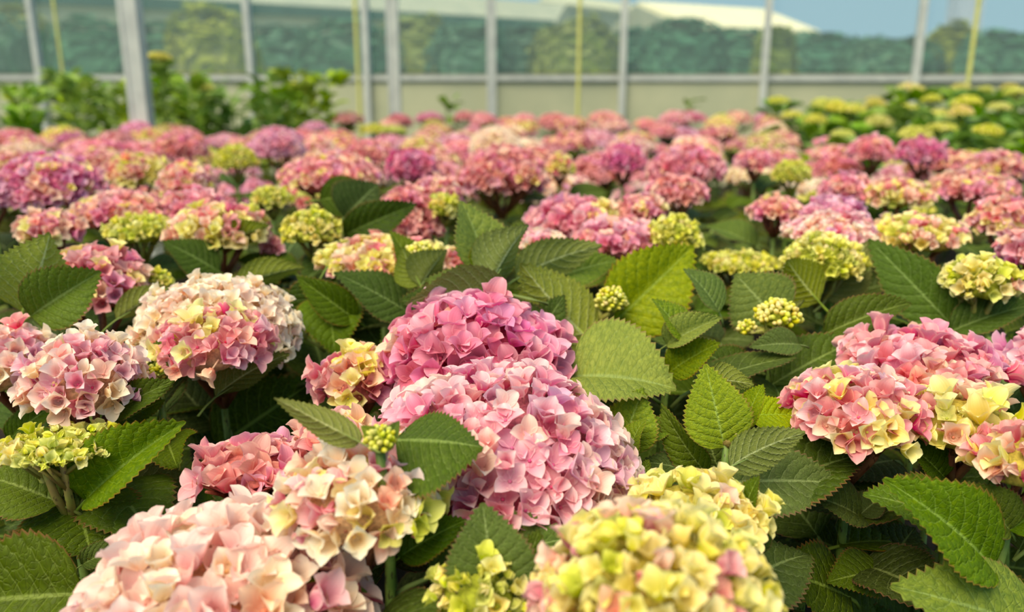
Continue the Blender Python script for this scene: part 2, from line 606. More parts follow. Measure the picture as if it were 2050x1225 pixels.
def head(root, C, R_, k, pal, fd, tilt, rr, thmax=1.75, tier=0, stemtop=None, pick_fn=None, cover=.60, name='flower_head', branches=6):
    types, shapes, core, stalk = PAL[pal]
    area = 2 * PI * R_ * R_ * (1 - math.cos(thmax)) / 2 * (1 + min(1, k)) * .98
    n = int(min(295, max(12, area / (fd * cover) ** 2)))
    h = link(name, core_mesh(R_, k, thmax, CORE[core], rr.seedoff), root)
    rot = Matrix.Rotation(tilt[1], 4, 'Y') @ Matrix.Rotation(tilt[0], 4, 'X') if tilt else Matrix.Identity(4)
    h.matrix_basis = Matrix.Translation(C - root.location) @ rot
    wm = {}
    for p, nn in dome_points(R_ - fd * .18, k, thmax, n, rr, .6):
        fac = noise.noise(Vector((p.x, p.y, p.z)) / R_ * 1.6 + Vector((rr.seedoff * 3.1, 0, 0)))
        if pick_fn: ty = pick_fn(p / R_, types, rr)
        else:
            idx = [(t, x * math.exp(1.5 * fac * math.cos(i * 2.4 + rr.seedoff))) for i, (t, x) in enumerate(types)]
            ty = pick(idx, rr)
        sh = pick(shapes, rr)
        nj = (nn + Vector((rr.gauss(0, .22), rr.gauss(0, .22), rr.gauss(.1, .15)))).normalized()
        s = fd * rr.uniform(.82, 1.2) * (.8 if sh == 'bud' else (.85 if sh == 'bead' else 1))
        o = link('floret', floret_mesh(sh, ty, rr.randrange(3)), h)
        M = basis(nj, rr.uniform(0, 6.28))
        o.matrix_basis = Matrix.Translation(p - nn * fd * .25 + nn * rr.gauss(0, .12) * fd) @ M @ Matrix.Diagonal((s, s, s * rr.uniform(.85, 1.15), 1))
    # branching stalks under the dome
    if stemtop is not None:
        for b in range(branches):
            a = b * 2 * PI / branches + rr.uniform(-.3, .3)
            mb = MB()
            end = (rot @ Vector((math.cos(a) * R_ * .55, math.sin(a) * R_ * .55, R_ * k * .12))) + C
            mid_ = stemtop.lerp(end, .5) + Vector((math.cos(a), math.sin(a), -.4)) * R_ * .06
            mb.tube([stemtop - root.location, mid_ - root.location, end - root.location], [.0042, .0034, .0024], 6)
            for c in range(4):
                a2 = a + rr.uniform(-.55, .55)
                e2 = (rot @ Vector((math.cos(a2) * R_ * rr.uniform(.72, .9), math.sin(a2) * R_ * rr.uniform(.72, .9), R_ * k * rr.uniform(-.02, .25)))) + C
                s2 = mid_.lerp(end, rr.uniform(.1, .8))
                mb.tube([s2 - root.location, e2 - root.location], [.0022, .0012], 5)
            link('flower_stalk', mb.mesh('flower_stalk', [stalk]), root)
    return h


def box_head(box, D, fd=0):
    """image box -> centre, radius, height ratio of a dome standing at depth D"""
    x0, y0, x1, y1 = box
    if fd:                                                     # leave room for the florets that stand out of the dome
        q = min(fd * F / D, (x1 - x0) * .3)
        x0 += q * .02; x1 -= q * .02; y0 += q * .08; y1 -= q * .22
    Rp = (x1 - x0) / 2
    el = PITCH + math.atan((y1 - 612.5 - Rp * .3) / F)
    se, ce = max(.06, math.sin(el)), math.cos(el)
    q = (y1 - y0) / Rp - se
    k = math.sqrt(max(.02, q * q - se * se)) / ce
    cy = y1 - Rp * se
    return (x0 + x1) / 2, cy, Rp, max(.22, min(1.25, k))


def make_plant(box, pal, fd, label, D=None, dz=0, tilt=None, leaves=(), auto=6, tone=(.1, .45), thmax=None, drop=.9, group=None, seed=None,
               extra=(), lean=(0, 0), cover=.6, pick_fn=None, lz=(.03, .2), lsize=(.075, .11), name='hydrangea_plant'):
    rr = random.Random(seed if seed is not None else int(box[0] * 7 + box[1] * 13))
    rr.seedoff = rr.uniform(0, 50)
    cx, cy, Rp, k = box_head(box, 1)
    if D is None: D = autod(cy, dz)
    cx, cy, Rp, k = box_head(box, D, fd)
    C = P(cx, cy, D)
    R_ = Rp * D / F
    st = C - Vector((lean[0] * .3, lean[1] * .3, R_ * drop))
    root = thing(name, label, 'hydrangea', (st.x - lean[0], st.y - lean[1], 0), group)
    stem_part(root, st, rr)
    th = thmax or (1.7 if k > .55 else 1.52)
    head(root, C, R_, k, pal, fd, tilt, rr, th, stemtop=st, cover=cover, pick_fn=pick_fn)
    for (ebox, epal, efd, eD) in extra:
        ex, ey, eR, ek = box_head(ebox, D, efd)
        EC = P(ex, ey, D + eD)
        er = eR * (D + eD) / F
        head(root, EC, er, ek, epal, efd, None, rr, 1.7, stemtop=st.lerp(EC, .25), cover=cover, branches=4)
    if auto: auto_leaves(root, st, auto, rr, lsize[0], lsize[1], lz[0], lz[1], tone)  # near plants get darker lower leaves, shade put into the leaf colour
    for s in leaves: px_leaf(root, D, s)
    PLANTS.append((C.x, C.y, R_))
    return root


def make_shoot(px, py, D, label, leaves, bud=None, auto=4, tone=(.1, .4), lz=(.05, .22), seed=None):
    """a stem without an open head: leaves, sometimes a cluster of buds"""
    rr = random.Random(seed if seed is not None else int(px * 3 + py * 11))
    rr.seedoff = rr.uniform(0, 50)
    top = P(px, py, D)
    root = thing('hydrangea_shoot', label, 'hydrangea', (top.x + rr.uniform(-.015, .015), top.y + .01, 0))
    stem_part(root, top, rr, .0036)
    if bud:
        for (x0, y0, x1, y1, pal, fd) in bud:
            cx, cy, Rp, k = box_head((x0, y0, x1, y1), 1)
            C = P(cx, cy, D)
            head(root, C, Rp * D / F, k, pal, fd, None, rr, 1.5, stemtop=top, name='bud_cluster', branches=4, cover=.62)
    for s in leaves: px_leaf(root, D, s)
    if auto: auto_leaves(root, top, auto, rr, .07, .1, lz[0], lz[1], tone)
    PLANTS.append((top.x, top.y, .05))
    return root


# ------------------------------------------------------------------ setting: floor, ground outside, glazed wall
FLOORM = plain_mat('dark_ground_cloth', (34, 28, 24), (50, 42, 34), 14, .9, .1)
EARTH = plain_mat('outside_ground', (96, 104, 70), (120, 120, 84), 2, .95, .1)
PANEL = plain_mat('wall_panel', (182, 184, 152), (172, 176, 146), 3, .7, .2)
ALU = plain_mat('aluminium', (196, 200, 192), (182, 186, 180), 12, .5, .4, metal=.1)
DARKRUB = plain_mat('rubber_seal', (136, 138, 130), (126, 128, 122), 20, .7, .2)
YEL = plain_mat('yellow_paint', (206, 204, 118), (196, 196, 112), 20, .6, .3)


def glass_mat():
    g = G('greenhouse_glass')
    tr = g.node('BsdfTransparent', {'Color': (.96, .98, .96)})
    df = g.node('BsdfTranslucent', {'Color': (.62, .72, .66)})
    d2 = g.node('BsdfDiffuse', {'Color': (.55, .66, .60)})
    gl = g.node('BsdfGlossy', {'Color': (1, 1, 1), 'Roughness': .05})
    m0 = g.node('MixShader', {0: .5, 1: df.outputs[0], 2: d2.outputs[0]})
    m1 = g.node('MixShader', {0: .16, 1: tr.outputs[0], 2: m0.outputs[0]})
    lw = g.node('LayerWeight', {'Blend': .12})
    m2 = g.node('MixShader', {0: g.m('MULTIPLY', lw.outputs['Fresnel'], .5), 1: m1.outputs[0], 2: gl.outputs[0]})
    g.t.links.new(m2.outputs[0], g.out.inputs[0])
    return g.mat


GLASS = glass_mat()
mb = MB()
mb.box((0, 4.3, -.05), (26, 12, .1))
o = link('floor', mb.mesh('floor', [FLOORM], False)); tag(o, 'dark ground cloth under the hydrangea rows', kind='structure')
mb = MB()
mb.box((0, 150, -.16), (500, 320, .1))
o = link('ground_outside', mb.mesh('ground_outside', [EARTH], False)); tag(o, 'dull green ground outside the greenhouse', kind='structure')

# the back wall: bars every metre on a slightly turned line
WZ0 = 7.17
Wk = lambda k: Vector((-517 / 1762 * WZ0 + k * .9756 * 1.0, WZ0 - k * .2200, 0))
wdir = (Wk(1) - Wk(0)).normalized()
wang = math.atan2(wdir.y, wdir.x)
WR = Matrix.Rotation(wang, 3, 'Z')
wn = Vector((-wdir.y, wdir.x, 0))                              # outwards
KS = list(range(-5, 9))
sillz = .80
wall = MB()
cW = (Wk(KS[0]) + Wk(KS[-1])) / 2
lenW = (Wk(KS[-1]) - Wk(KS[0])).length
mb.v = []
wall.box(cW + wn * .05 + Vector((0, 0, .19)), (lenW, .06, .48), WR)
ow = link('wall_back', wall.mesh('wall_back', [PANEL], False))
tag(ow, 'low beige panel wall along the far side of the greenhouse', kind='structure')
for k in KS[:-1]:                                              # the panels of the low wall, one per bay
    m_ = (Wk(k) + Wk(k + 1)) / 2
    b = MB()
    b.box(m_ + Vector((0, 0, .385)) + wn * (.004 * (k % 3)), (.985, .03, .755), WR)
    link('panel', b.mesh('panel', [PANEL], False), ow)
b = MB()
b.box(cW + Vector((0, 0, sillz - .022)) - wn * .008, (lenW, .05, .034), WR)
b.box(cW + Vector((0, 0, sillz + .004)), (lenW, .04, .016), WR, 1)
o = link('trim_1', b.mesh('trim_1', [ALU, DARKRUB], False)); tag(o, 'grey sill rail between low wall and glazing', kind='structure')
b = MB()
b.box(cW + Vector((0, 0, 2.75)), (lenW, .10, .12), WR)
o = link('trim_2', b.mesh('trim_2', [ALU], False)); tag(o, 'grey gutter rail above the glazing', kind='structure')
for i, k in enumerate(KS):
    b = MB()
    b.box(Wk(k) + Vector((0, 0, 1.36)) - wn * .035, (.048, .06, 2.72), WR)
    o = link('trim_%d' % (i + 3), b.mesh('glazing_bar', [ALU], False)); tag(o, 'slim grey glazing bar of the far glass wall', kind='structure')
for i, k in enumerate(KS[:-1]):
    m_ = (Wk(k) + Wk(k + 1)) / 2
    b = MB()
    b.box(m_ + Vector((0, 0, 1.755)), (.95, .006, 1.86), WR)
    o = link('window_%d' % (i + 1), b.mesh('window_pane', [GLASS], False)); tag(o, 'hazy glass pane of the far wall', kind='structure')


def post(px, D, wid, label):
    g_ = P(px, 200, D)
    root = thing('support_post', label, 'post', (g_.x, g_.y, 0))
    b = MB()
    b.box((0, 0, 1.5), (wid, wid * .9, 3.0))
    for s in (-1, 1):
        b.box((s * wid * .40, -wid * .47, 1.5), (wid * .2, wid * .08, 3.0))
    link('post_profile', b.mesh('post_profile', [ALU], False), root)
    b = MB(); b.box((0, 0, .006), (wid * 2.2, wid * 2.2, .012))
    link('base_plate', b.mesh('base_plate', [ALU], False), root)
    b = MB(); b.box((0, 0, 2.97), (wid * 1.8, wid * 1.8, .05))
    link('cap_plate', b.mesh('cap_plate', [ALU], False), root)


post(281, 3.75, .080, 'thick grey aluminium support post at the left, standing among the hydrangeas')
post(791, 5.3, .072, 'mid-thick grey support post before the pale wall, left of the middle')
post(986, 5.9, .050, 'slimmer grey support post before the pale wall, near the middle')


def cane(px, D, r, label):
    g_ = P(px, 170, D)
    b = MB()
    pts = [(0, 0, z * .24) for z in range(13)]
    b.tube(pts, r, 8)
    for z in range(1, 12): b.tube([(0, 0, z * .24 - .004), (0, 0, z * .24 + .004)], r * 1.18, 8)
    o = link('yellow_pole', b.mesh('yellow_pole', [YEL]))
    o.location = (g_.x, g_.y, 0)
    tag(o, label, 'pole')


cane(129, 5.3, 0.0094, 'thin yellow pole behind the leafy plants at the far left')
cane(718, 5.6, 0.0122, 'thin yellow pole just left of the middle support posts')
cane(1158, 5.4, 0.0122, 'thin yellow pole right of the middle, before the pale wall')
cane(1937, 4.9, 0.0130, 'thin yellow pole at the far right above the lime hydrangeas')

# ------------------------------------------------------------------ outside: hedge shrubs, halls, trees
HD = far_leaf_mat('hedge_dark', (66, 118, 92), (92, 142, 112), 3)
HY = far_leaf_mat('hedge_yellow', (132, 150, 60), (170, 178, 90), 3)
BARK = plain_mat('bark', (78, 66, 50), (60, 50, 40), 20, .9, .1)
ROOF = plain_mat('cream_roof', (255, 244, 204), (250, 236, 196), 1, .6, .3)
FACADE = plain_mat('pale_facade', (208, 204, 172), (198, 196, 168), .6, .7, .2)
FACG = plain_mat('grey_facade', (178, 180, 160), (168, 172, 154), .6, .7, .2)
GUT = plain_mat('teal_gutter', (74, 116, 106), (64, 106, 98), 1, .6, .2)
TOWER = plain_mat('lilac_render', (190, 200, 222), (184, 196, 220), 1, .8, .1)


def leaf_cloud(n, rx, ry, rz, size, rr, mat_n=1, low=-.9):
    mb = MB()
    for i in range(n):
        d = Vector((rr.gauss(0, 1), rr.gauss(0, 1), rr.gauss(0, 1))).normalized()
        if d.z < low: d.z = -d.z
        l = 1 + .18 * noise.noise(d * 2.6 + Vector((rr.seedoff, 0, 0))) - .22 * rr.random() ** 2
        p = Vector((d.x * rx, d.y * ry, d.z * rz)) * l
        n_ = (d + Vector((rr.gauss(0, .5), rr.gauss(0, .5), rr.gauss(.2, .5)))).normalized()
        M = basis(n_, rr.uniform(0, 6.28))
        s = size * rr.uniform(.6, 1.3)
        vs = [M @ Vector(q) + p for q in ((-.5 * s, 0, 0), (0, -.3 * s, .06 * s), (.6 * s, 0, 0), (0, .3 * s, .06 * s))]
        mb.add(vs, [(0, 1, 2, 3)], [(0, 0)] * 4, 0)
    return mb


def shrub(px, ytop, D, wpx, mat, label, name='hedge_shrub', cat='shrub', n=1500):
    rr = random.Random(px * 3 + 5); rr.seedoff = px * .37
    z = P(px, ytop, D).z
    x = (px - 1025) / F * D / 1.0
    yy = P(px, 147, D).y
    x = P(px, 147, D).x
    root = thing(name, label, cat, (x, yy, -.11))
    H = z + .11
    rx = wpx / 2 * D / F
    b = leaf_cloud(n, rx, rx * .34, H * .5, .13, rr)
    b.v = [(p[0], p[1], p[2] + H * .53) for p in b.v]
    boxy = lambda v, r: math.copysign(abs(v / r) ** .6, v) * r if abs(v) < r else v
    b.v = [(boxy(p[0], rx), p[1], boxy(p[2] - H * .53, H * .5) + H * .53) for p in b.v]
    o = link('foliage', b.mesh('foliage', [mat]), root); o['kind'] = 'stuff'
    bm = bmesh.new(); bmesh.ops.create_icosphere(bm, subdivisions=3, radius=1)
    for v in bm.verts:
        l = .86 + .1 * noise.noise(v.co * 3 + Vector((px, 0, 0)))
        q_ = [math.copysign(abs(t_) ** .6, t_) for t_ in v.co]; v.co.x = q_[0]; v.co.z = q_[2]
        v.co = Vector((v.co.x * rx * l, v.co.y * rx * .34 * l, v.co.z * H * .5 * l + H * .52))
    me = bpy.data.meshes.new('inner_twigs'); bm.to_mesh(me); bm.free(); me.materials.append(mat)
    link('inner_twigs', me, root)
    t = MB(); t.tube([(0, 0, 0), (.02, 0, H * .3), (0, .02, H * .6)], [.05, .04, .02], 6)
    link('trunk', t.mesh('trunk', [BARK]), root)


SHR = [(-60, 22, 300, 0, 'dark'), (45, 14, 150, 1, 'yel'), (190, 42, 220, 0, 'dark'), (330, 44, 200, 0, 'dark'), (425, 20, 190, 1, 'yel'), (560, 48, 230, 0, 'dark'),
       (700, 46, 220, 0, 'dark'), (830, 34, 170, 1, 'yel'), (945, 42, 180, 0, 'dark'), (1050, 52, 170, 0, 'dark'), (1150, 42, 190, 1, 'yel'), (1270, 56, 190, 0, 'dark'),
       (1365, 40, 190, 0, 'dark'), (1470, 60, 190, 0, 'dark'), (1548, 55, 90, 1, 'yel'), (1640, 66, 220, 0, 'dark'), (1780, 70, 230, 0, 'dark'), (1900, 48, 120, 1, 'yel'),
       (2000, 60, 190, 0, 'dark'), (2130, 66, 220, 0, 'dark')]
hedge_where = ['at the left edge of the picture', 'left of the thick grey post', 'right behind the thick left post', 'under the pale facade right of the thick post', 'second from the left among the yellow ones',
               'under the teal gutter end', 'left of the mid-thick post', 'between the mid-thick post and the middle post', 'just left of the middle post', 'just right of the middle post',
               'behind the yellow pole right of the middle', 'left of the cream roof', 'rising tallest below the cream roof', 'below the roof eave', 'narrow, under the right end of the cream roof', 'right of the cream roof',
               'under open sky, second from the right', 'below the lilac tower', 'right of the lilac tower', 'at the right edge of the picture']
for i, (px, yt, wp, m_, kind) in enumerate(SHR):
    shrub(px, yt + 9, 13.0 + (i % 2) * 1.0, wp * .98, HY if m_ else HD,
          ('yellow-green' if m_ else 'dark teal-green') + ' hedge shrub beyond the glass, ' + hedge_where[i])

# hall with the cream roof
S = 1.5


def slab(pts, th, mat, name, parent):
    pts = [Vector(p) for p in pts]
    n_ = (pts[1] - pts[0]).cross(pts[2] - pts[0]).normalized()
    if n_.z < 0: n_ = -n_
    b = MB()
    n = len(pts)
    b.add(pts + [p - n_ * th for p in pts], [tuple(range(n)), tuple(range(n, 2 * n))[::-1]] + [(i, i + n, (i + 1) % n + n, (i + 1) % n) for i in range(n)])
    return link(name, b.mesh(name, [mat], False), parent)


R0 = P(1278, 3, 34 * S); R1 = P(1532, 19, 38 * S); E0 = P(1388, 50, 28 * S); E1 = P(1642, 63, 32 * S)
R1.z = R0.z; E1.z = E0.z
hall = thing('hall', 'white hall with cream sloping roof behind the hedge', 'building', (E0.x, E0.y, 0))
off = -hall.location
B0 = R0 * 2 - E0; B1 = R1 * 2 - E1; B0.z = B1.z = E0.z
slab([R0 + off, R1 + off, E1 + off, E0 + off], .25, ROOF, 'roof', hall)
slab([R0 + off, B0 + off, B1 + off, R1 + off], .25, ROOF, 'roof', hall)
gnd = lambda p: Vector((p.x, p.y, -.1))
dn = Vector((0, 0, -.2))


def wallpoly(pts, mat, name, parent):
    c = sum(pts, Vector()) / len(pts)
    n_ = (pts[1] - pts[0]).cross(pts[2] - pts[0]).normalized() * .2
    b = MB(); n = len(pts)
    b.add([p + off_ for p in pts] + [p + off_ + n_ for p in pts], [tuple(range(n)), tuple(range(n, 2 * n))[::-1]] + [(i, i + n, (i + 1) % n + n, (i + 1) % n) for i in range(n)])
    return link(name, b.mesh(name, [mat], False), parent)


off_ = off
wallpoly([gnd(E0), gnd(E1), E1 + dn, E0 + dn], FACADE, 'long_wall', hall)
wallpoly([gnd(B0), gnd(E0), E0 + dn, R0 + dn, B0 + dn], FACG, 'gable_wall', hall)

# long grey-green glasshouse hall at the left
A0 = P(-500, -42, 30); A1 = P(1105, 44, 56)
A1.z = A0.z
long = thing('glasshouse_hall', 'long pale glasshouse hall with teal gutter beyond the hedge at left', 'building', (A0.x, A0.y, 0))
off_ = -long.location
bk = Vector((2, 10, 0))
wallpoly([gnd(A0), gnd(A1), A1, A0], FACADE, 'long_wall', long)
wallpoly([gnd(A1), gnd(A1 + bk), A1 + bk, A1 + bk * .5 + Vector((0, 0, 1.6)), A1], FACG, 'gable_wall', long)
b = MB()
dv = (A1 - A0); ang = math.atan2(dv.y, dv.x)
b.box((A0 + A1) / 2 + off_ + Vector((0, -.2, -.1)), (dv.length, .5, .55), Matrix.Rotation(ang, 3, 'Z'))
link('gutter', b.mesh('gutter', [GUT], False), long)
slab([A0 + off_, A1 + off_, A1 + bk * .5 + off_ + Vector((0, 0, 1.6)), A0 + bk * .5 + off_ + Vector((0, 0, 1.6))], .2, FACG, 'roof', long)
slab([A0 + bk * .5 + off_ + Vector((0, 0, 1.6)), A1 + bk * .5 + off_ + Vector((0, 0, 1.6)), A1 + bk + off_, A0 + bk + off_], .2, FACG, 'roof', long)
for i in range(9):
    p = A0.lerp(A1, (i + .5) / 9) + off_
    b = MB(); b.box((p.x, p.y - .12, (A0.z - .5) / 2), (.3, .16, A0.z - .6), Matrix.Rotation(ang, 3, 'Z'))
    link('wall_post', b.mesh('wall_post', [FACG], False), long)

# grey second hall between the two
Q0 = P(1080, 2, 92); Q1 = P(1400, 42, 125)
Q1.z = Q0.z
second = thing('grey_hall', 'plain grey hall between the glasshouse and the cream roof', 'building', (Q0.x, Q0.y, 0))
off_ = -second.location
bk = Vector((1, 12, 0))
wallpoly([gnd(Q0), gnd(Q1), Q1, Q0], FACG, 'long_wall', second)
slab([Q0 + off_, Q1 + off_, Q1 + bk + off_ + Vector((0, 0, 2)), Q0 + bk + off_ + Vector((0, 0, 2))], .3, FACADE, 'roof', second)
b = MB(); dv = Q1 - Q0
b.box((Q0 + Q1) / 2 + off_ + Vector((0, -.2, -.2)), (dv.length, .4, .4), Matrix.Rotation(math.atan2(dv.y, dv.x), 3, 'Z'))
link('gutter', b.mesh('gutter', [FACADE], False), second)

T0 = P(1915, 147, 120)
tw = thing('tower', 'faint lilac tower far off at right above the hedge', 'tower', (T0.x, T0.y, 0))
b = MB(); b.box((0, 0, 6.0), (3.4, 3.4, 12.2)); link('shaft', b.mesh('shaft', [TOWER], False), tw)
b = MB(); b.box((0, 0, 12.3), (4, 4, .5)); b.box((0, 0, 12.9), (2.6, 2.6, .9)); link('roof', b.mesh('roof', [TOWER], False), tw)
# ------------------------------------------------------------------ near plants, one flowering stem each
# leaf spec: base px, tip px, width px, facing hint, leaf shape, tone, (depth offset base, tip)
def central_pick(p, types, rr):
    if p.x > .62 and p.z < .45: return pick([('blush', 5), ('lilac', 1.5), ('dust', 2)], rr)
    if p.z > .72: return pick([('blush', 6), ('pale', 3), ('dust', 1)], rr)
    return pick([('pale', 7), ('rose', 1.8), ('lilac', .8), ('blush', 1.8)], rr)


def deep_pick(p, types, rr):
    if p.x < -.3 and p.z > .2: return pick([('rose', 4), ('deep', 3), ('peach', 1.1)], rr)
    return pick([('deep', 6), ('rose', 3), ('magenta', 1)], rr)


def front_pick(p, types, rr):
    if p.z > .55 : return pick([('cream', 4), ('blush', 6), ('dust', 1)], rr)
    if p.x < -.4: return pick([('pale', 4), ('blush', 5), ('peach', 1)], rr)
    return pick([('peach', 4.5), ('blush', 4), ('pale', 2.4), ('cream', 1.5), ('hot', .6)], rr)


make_plant((733, 728, 1280, 1092), 'pale', .0258, 'large pale pink hydrangea dome in sharp focus at the middle front', D=.67, tilt=(.12, .1),
           pick_fn=central_pick, cover=.54, tone=(.05, .3), lz=(.05, .22),
           leaves=[(792, 880, 968, 896, 250, 'u', 'roof', .3, -.115, -.115)])
make_plant((150, 1000, 750, 1480), 'cream_pink', .031, 'big cream and blush pink hydrangea dome at the bottom left front', D=.55, pick_fn=front_pick, cover=.52, tone=(.05, .3), lz=(.1, .25))
make_plant((1062, 1004, 1556, 1410), 'yellow', .0195, 'blurred yellow hydrangea with few red-pink florets, closest at bottom', D=.455, tone=(.1, .3), lz=(.1, .25),
           pick_fn=lambda p, t, rr: pick([('yellow', 7), ('lime', 2.2), ('peach', 1.3), ('salmon', .65)], rr))
make_plant((1245, 938, 1548, 1120), 'yellow', .0205, 'yellow hydrangea head tucked just behind the blurred yellow front one', D=.59,
           leaves=[(1480, 1060, 1520, 952, 70, 'l', 'fold', .3), (1500, 1110, 1535, 1020, 60, 'c', 'flat', .35)])
make_plant((854, 1048, 1070, 1300), 'lime', .0165, 'small lime green hydrangea head at the bottom edge, right of the cream dome', D=.53,
           leaves=[(992, 1200, 966, 1006, 170, 'c', 'fold', .42, -.005, .0), (1030, 1200, 1080, 1060, 100, 'c', 'flat', .3, .01, .01)], tone=(.05, .3))
make_plant((560, 880, 890, 1105), 'peach_mix', .0235, 'peach and yellow hydrangea of open cups, left of the pale pink dome', D=.555,
           pick_fn=lambda p, t, rr: pick([('lime', 4), ('yellow', 4), ('cream', 2)], rr) if (p.z < .12 and p.x > -.2 and rr.random() < .6) else pick(t, rr), tone=(.05, .3),
           leaves=[(720, 885, 548, 796, 60, 'bl', 'fold', .45, -.03, -.02), (800, 1115, 935, 1040, 90, 't', 'wavy', .25)])
make_plant((368, 878, 620, 1010), 'salmon', .030, 'dusky salmon hydrangea behind the cream dome, pointing left', D=.665, tone=(.05, .25))
make_plant((575, 835, 745, 925), 'salmon_mix', .028, 'salmon and peach hydrangea hidden behind a pointed olive leaf', D=.69, auto=4, tone=(.05, .25))
make_plant((765, 586, 1150, 815), 'deep', .0335, 'deep pink hydrangea dome behind the pale pink one', D=.80, pick_fn=deep_pick, tone=(.05, .3), cover=.55, tilt=(0, .1))
make_plant((628, 690, 800, 818), 'salmon_mix', .025, 'small pink and yellow hydrangea at left side of the deep pink dome', D=.79, auto=4, tone=(.05, .25),
           pick_fn=lambda p, t, rr: pick([('yellow', 4), ('lime', 1), ('peach', 1.5)], rr) if abs(p.x) < .5 else pick([('rose', 3), ('salmon', 3), ('hot', 2)], rr))
make_plant((275, 548, 598, 735), 'cream', .0185, 'cream hydrangea dome with a pink and yellow side cluster, left of the deep pink dome', D=.88,
           extra=[((318, 612, 545, 745), 'pink_yellow', .023, -.085)], tone=(.05, .2),
           leaves=[(435, 895, 632, 760, 170, 'c', 'flat', .12, .04, .06), (432, 855, 335, 745, 110, 'c', 'fold', .1, .05, .05), (430, 795, 580, 708, 70, 'bl', 'curl', .3, -.08, -.06),
                   (440, 900, 330, 900, 120, 't', 'flat', .05, .05, .05)])
make_plant((-70, 645, 120, 790), 'pink_cream', .024, 'pink and cream hydrangea cut by the left edge, beside its cupped neighbour', D=.80, leaves=[(20, 880, 125, 800, 60, 't', 'wavy', .3)])
make_plant((58, 664, 286, 832), 'pink_cream', .0215, 'pink-cream cupped hydrangea on red-brown stalks, above the lime flat head', D=.72, drop=1.05, tone=(.1, .4),
           leaves=[(215, 835, 350, 762, 70, 't', 'wavy', .35)])
make_plant((8, 842, 250, 955), 'lime', .0135, 'flat lime yellow hydrangea head on a speckled green stem at the left', D=.66, drop=1.5, auto=2, lz=(.16, .2), tilt=(-.1, 0),
           leaves=[(172, 1000, 372, 844, 130, 't', 'deepfold', .5), (122, 1008, -40, 950, 140, 't', 'fold', .42), (150, 985, 185, 1118, 210, 'c', 'flat', .2, .02, -.01),
                   (235, 985, 400, 1005, 140, 'br', 'fold', .12, .06, .08), (250, 960, 330, 900, 60, 'c', 'curl', .1, .09, .09)])
make_shoot(180, 1192, .6, 'large dark green quilted leaf shoot in the bottom left corner', [(168, 1188, -120, 1210, 230, 'c', 'fold', .28), (165, 1130, 270, 1090, 50, 't', 'curl', .3, .05, .06)], auto=0)
make_plant((1570, 732, 1855, 908), 'pink_yellow', .025, 'pink and yellow cupped hydrangea on red-brown stalks at the right, leftmost of its cluster', D=.70, drop=1.0, lz=(.07, .22), tone=(.05, .3),
           leaves=[(1722, 1035, 1592, 985, 90, 't', 'fold', .3, 0, -.03), (1722, 1030, 1772, 990, 60, 't', 'deepfold', .3), (1765, 1145, 1832, 1055, 125, 'c', 'flat', .08, .02, .05), (1770, 1143, 1655, 1165, 105, 't', 'flat', .22, 0, -.02),
                   (1700, 1195, 1545, 1140, 170, 't', 'flat', .12, 0, -.03), (1720, 1120, 1580, 1060, 110, 't', 'flat', .05, .08, .08), (1640, 990, 1700, 880, 80, 'c', 'flat', .1, .08, .08)])
make_plant((1685, 655, 2000, 800), 'pink_mix', .0285, 'rosy pink hydrangea behind the pink and yellow cupped one at the right', D=.785)
make_plant((1800, 765, 2042, 918), 'yellow_pink', .0245, 'yellow hydrangea with a pink cup, between the pink-yellow one and the right edge', D=.69, drop=1.0,
           leaves=[(1890, 955, 1803, 878, 70, 't', 'deepfold', .25), (1985, 1135, 1768, 958, 170, 't', 'fold', .48, -.07, -.09)])
make_plant((1942, 848, 2140, 990), 'yellow_pink', .025, 'yellow and pink hydrangea head cut by the right edge', D=.63, drop=1.0,
           leaves=[(2020, 1060, 1925, 966, 90, 't', 'deepfold', .4), (2020, 1062, 2110, 1010, 80, 't', 'fold', .4), (2105, 1275, 1783, 1172, 215, 't', 'flat', .66, -.02, -.04),
                   (2040, 1100, 2090, 1010, 90, 'c', 'flat', .2, .05, .05)])
make_plant((1995, 658, 2150, 770), 'lilac', .029, 'lilac pink hydrangea at the right edge behind the yellow ones', D=.81)
make_plant((90, 488, 302, 622), 'salmon_mix', .026, 'salmon and peach hydrangea behind two upright leaves at the left', D=.97, drop=1.1,
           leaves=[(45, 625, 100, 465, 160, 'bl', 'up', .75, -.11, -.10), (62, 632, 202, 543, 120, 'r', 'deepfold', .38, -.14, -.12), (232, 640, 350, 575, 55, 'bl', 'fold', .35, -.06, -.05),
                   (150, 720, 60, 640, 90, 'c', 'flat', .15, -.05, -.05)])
make_plant((638, 474, 890, 565), 'yellow_pink', .022, 'peach and yellow hydrangea above a broad dark leaf, left of the upright green shoot', D=1.1,
           leaves=[(825, 630, 668, 545, 95, 't', 'flat', .3, -.1, -.14), (712, 640, 594, 553, 70, 'l', 'fold', .25, -.12, -.14)])
make_plant((1150, 438, 1342, 515), 'pink_mix', .022, 'pink and cream hydrangea above a large bright leaf, right of the upright shoot', D=1.15)
make_plant((1055, 394, 1240, 478), 'pink_mix', .025, 'pink hydrangea with yellow right side, right of the dark gap in the middle', D=1.28,
           pick_fn=lambda p, t, rr: pick([('yellow', 3), ('peach', 2), ('lime', 1)], rr) if p.x > .35 else pick([('rose', 4), ('pale', 2), ('salmon', 1)], rr))
make_plant((1565, 464, 1728, 560), 'lime', .017, 'yellow hydrangea head over a cupped leaf, right of the middle', D=1.02, drop=1.1,
           leaves=[(1640, 605, 1575, 520, 100, 'bl', 'fold', .35, -.06, -.08), (1655, 600, 1738, 482, 90, 'br', 'fold', .35, .0, .0)], pick_fn=lambda p, t, rr: pick([('yellow', 4), ('lime', 5)], rr))
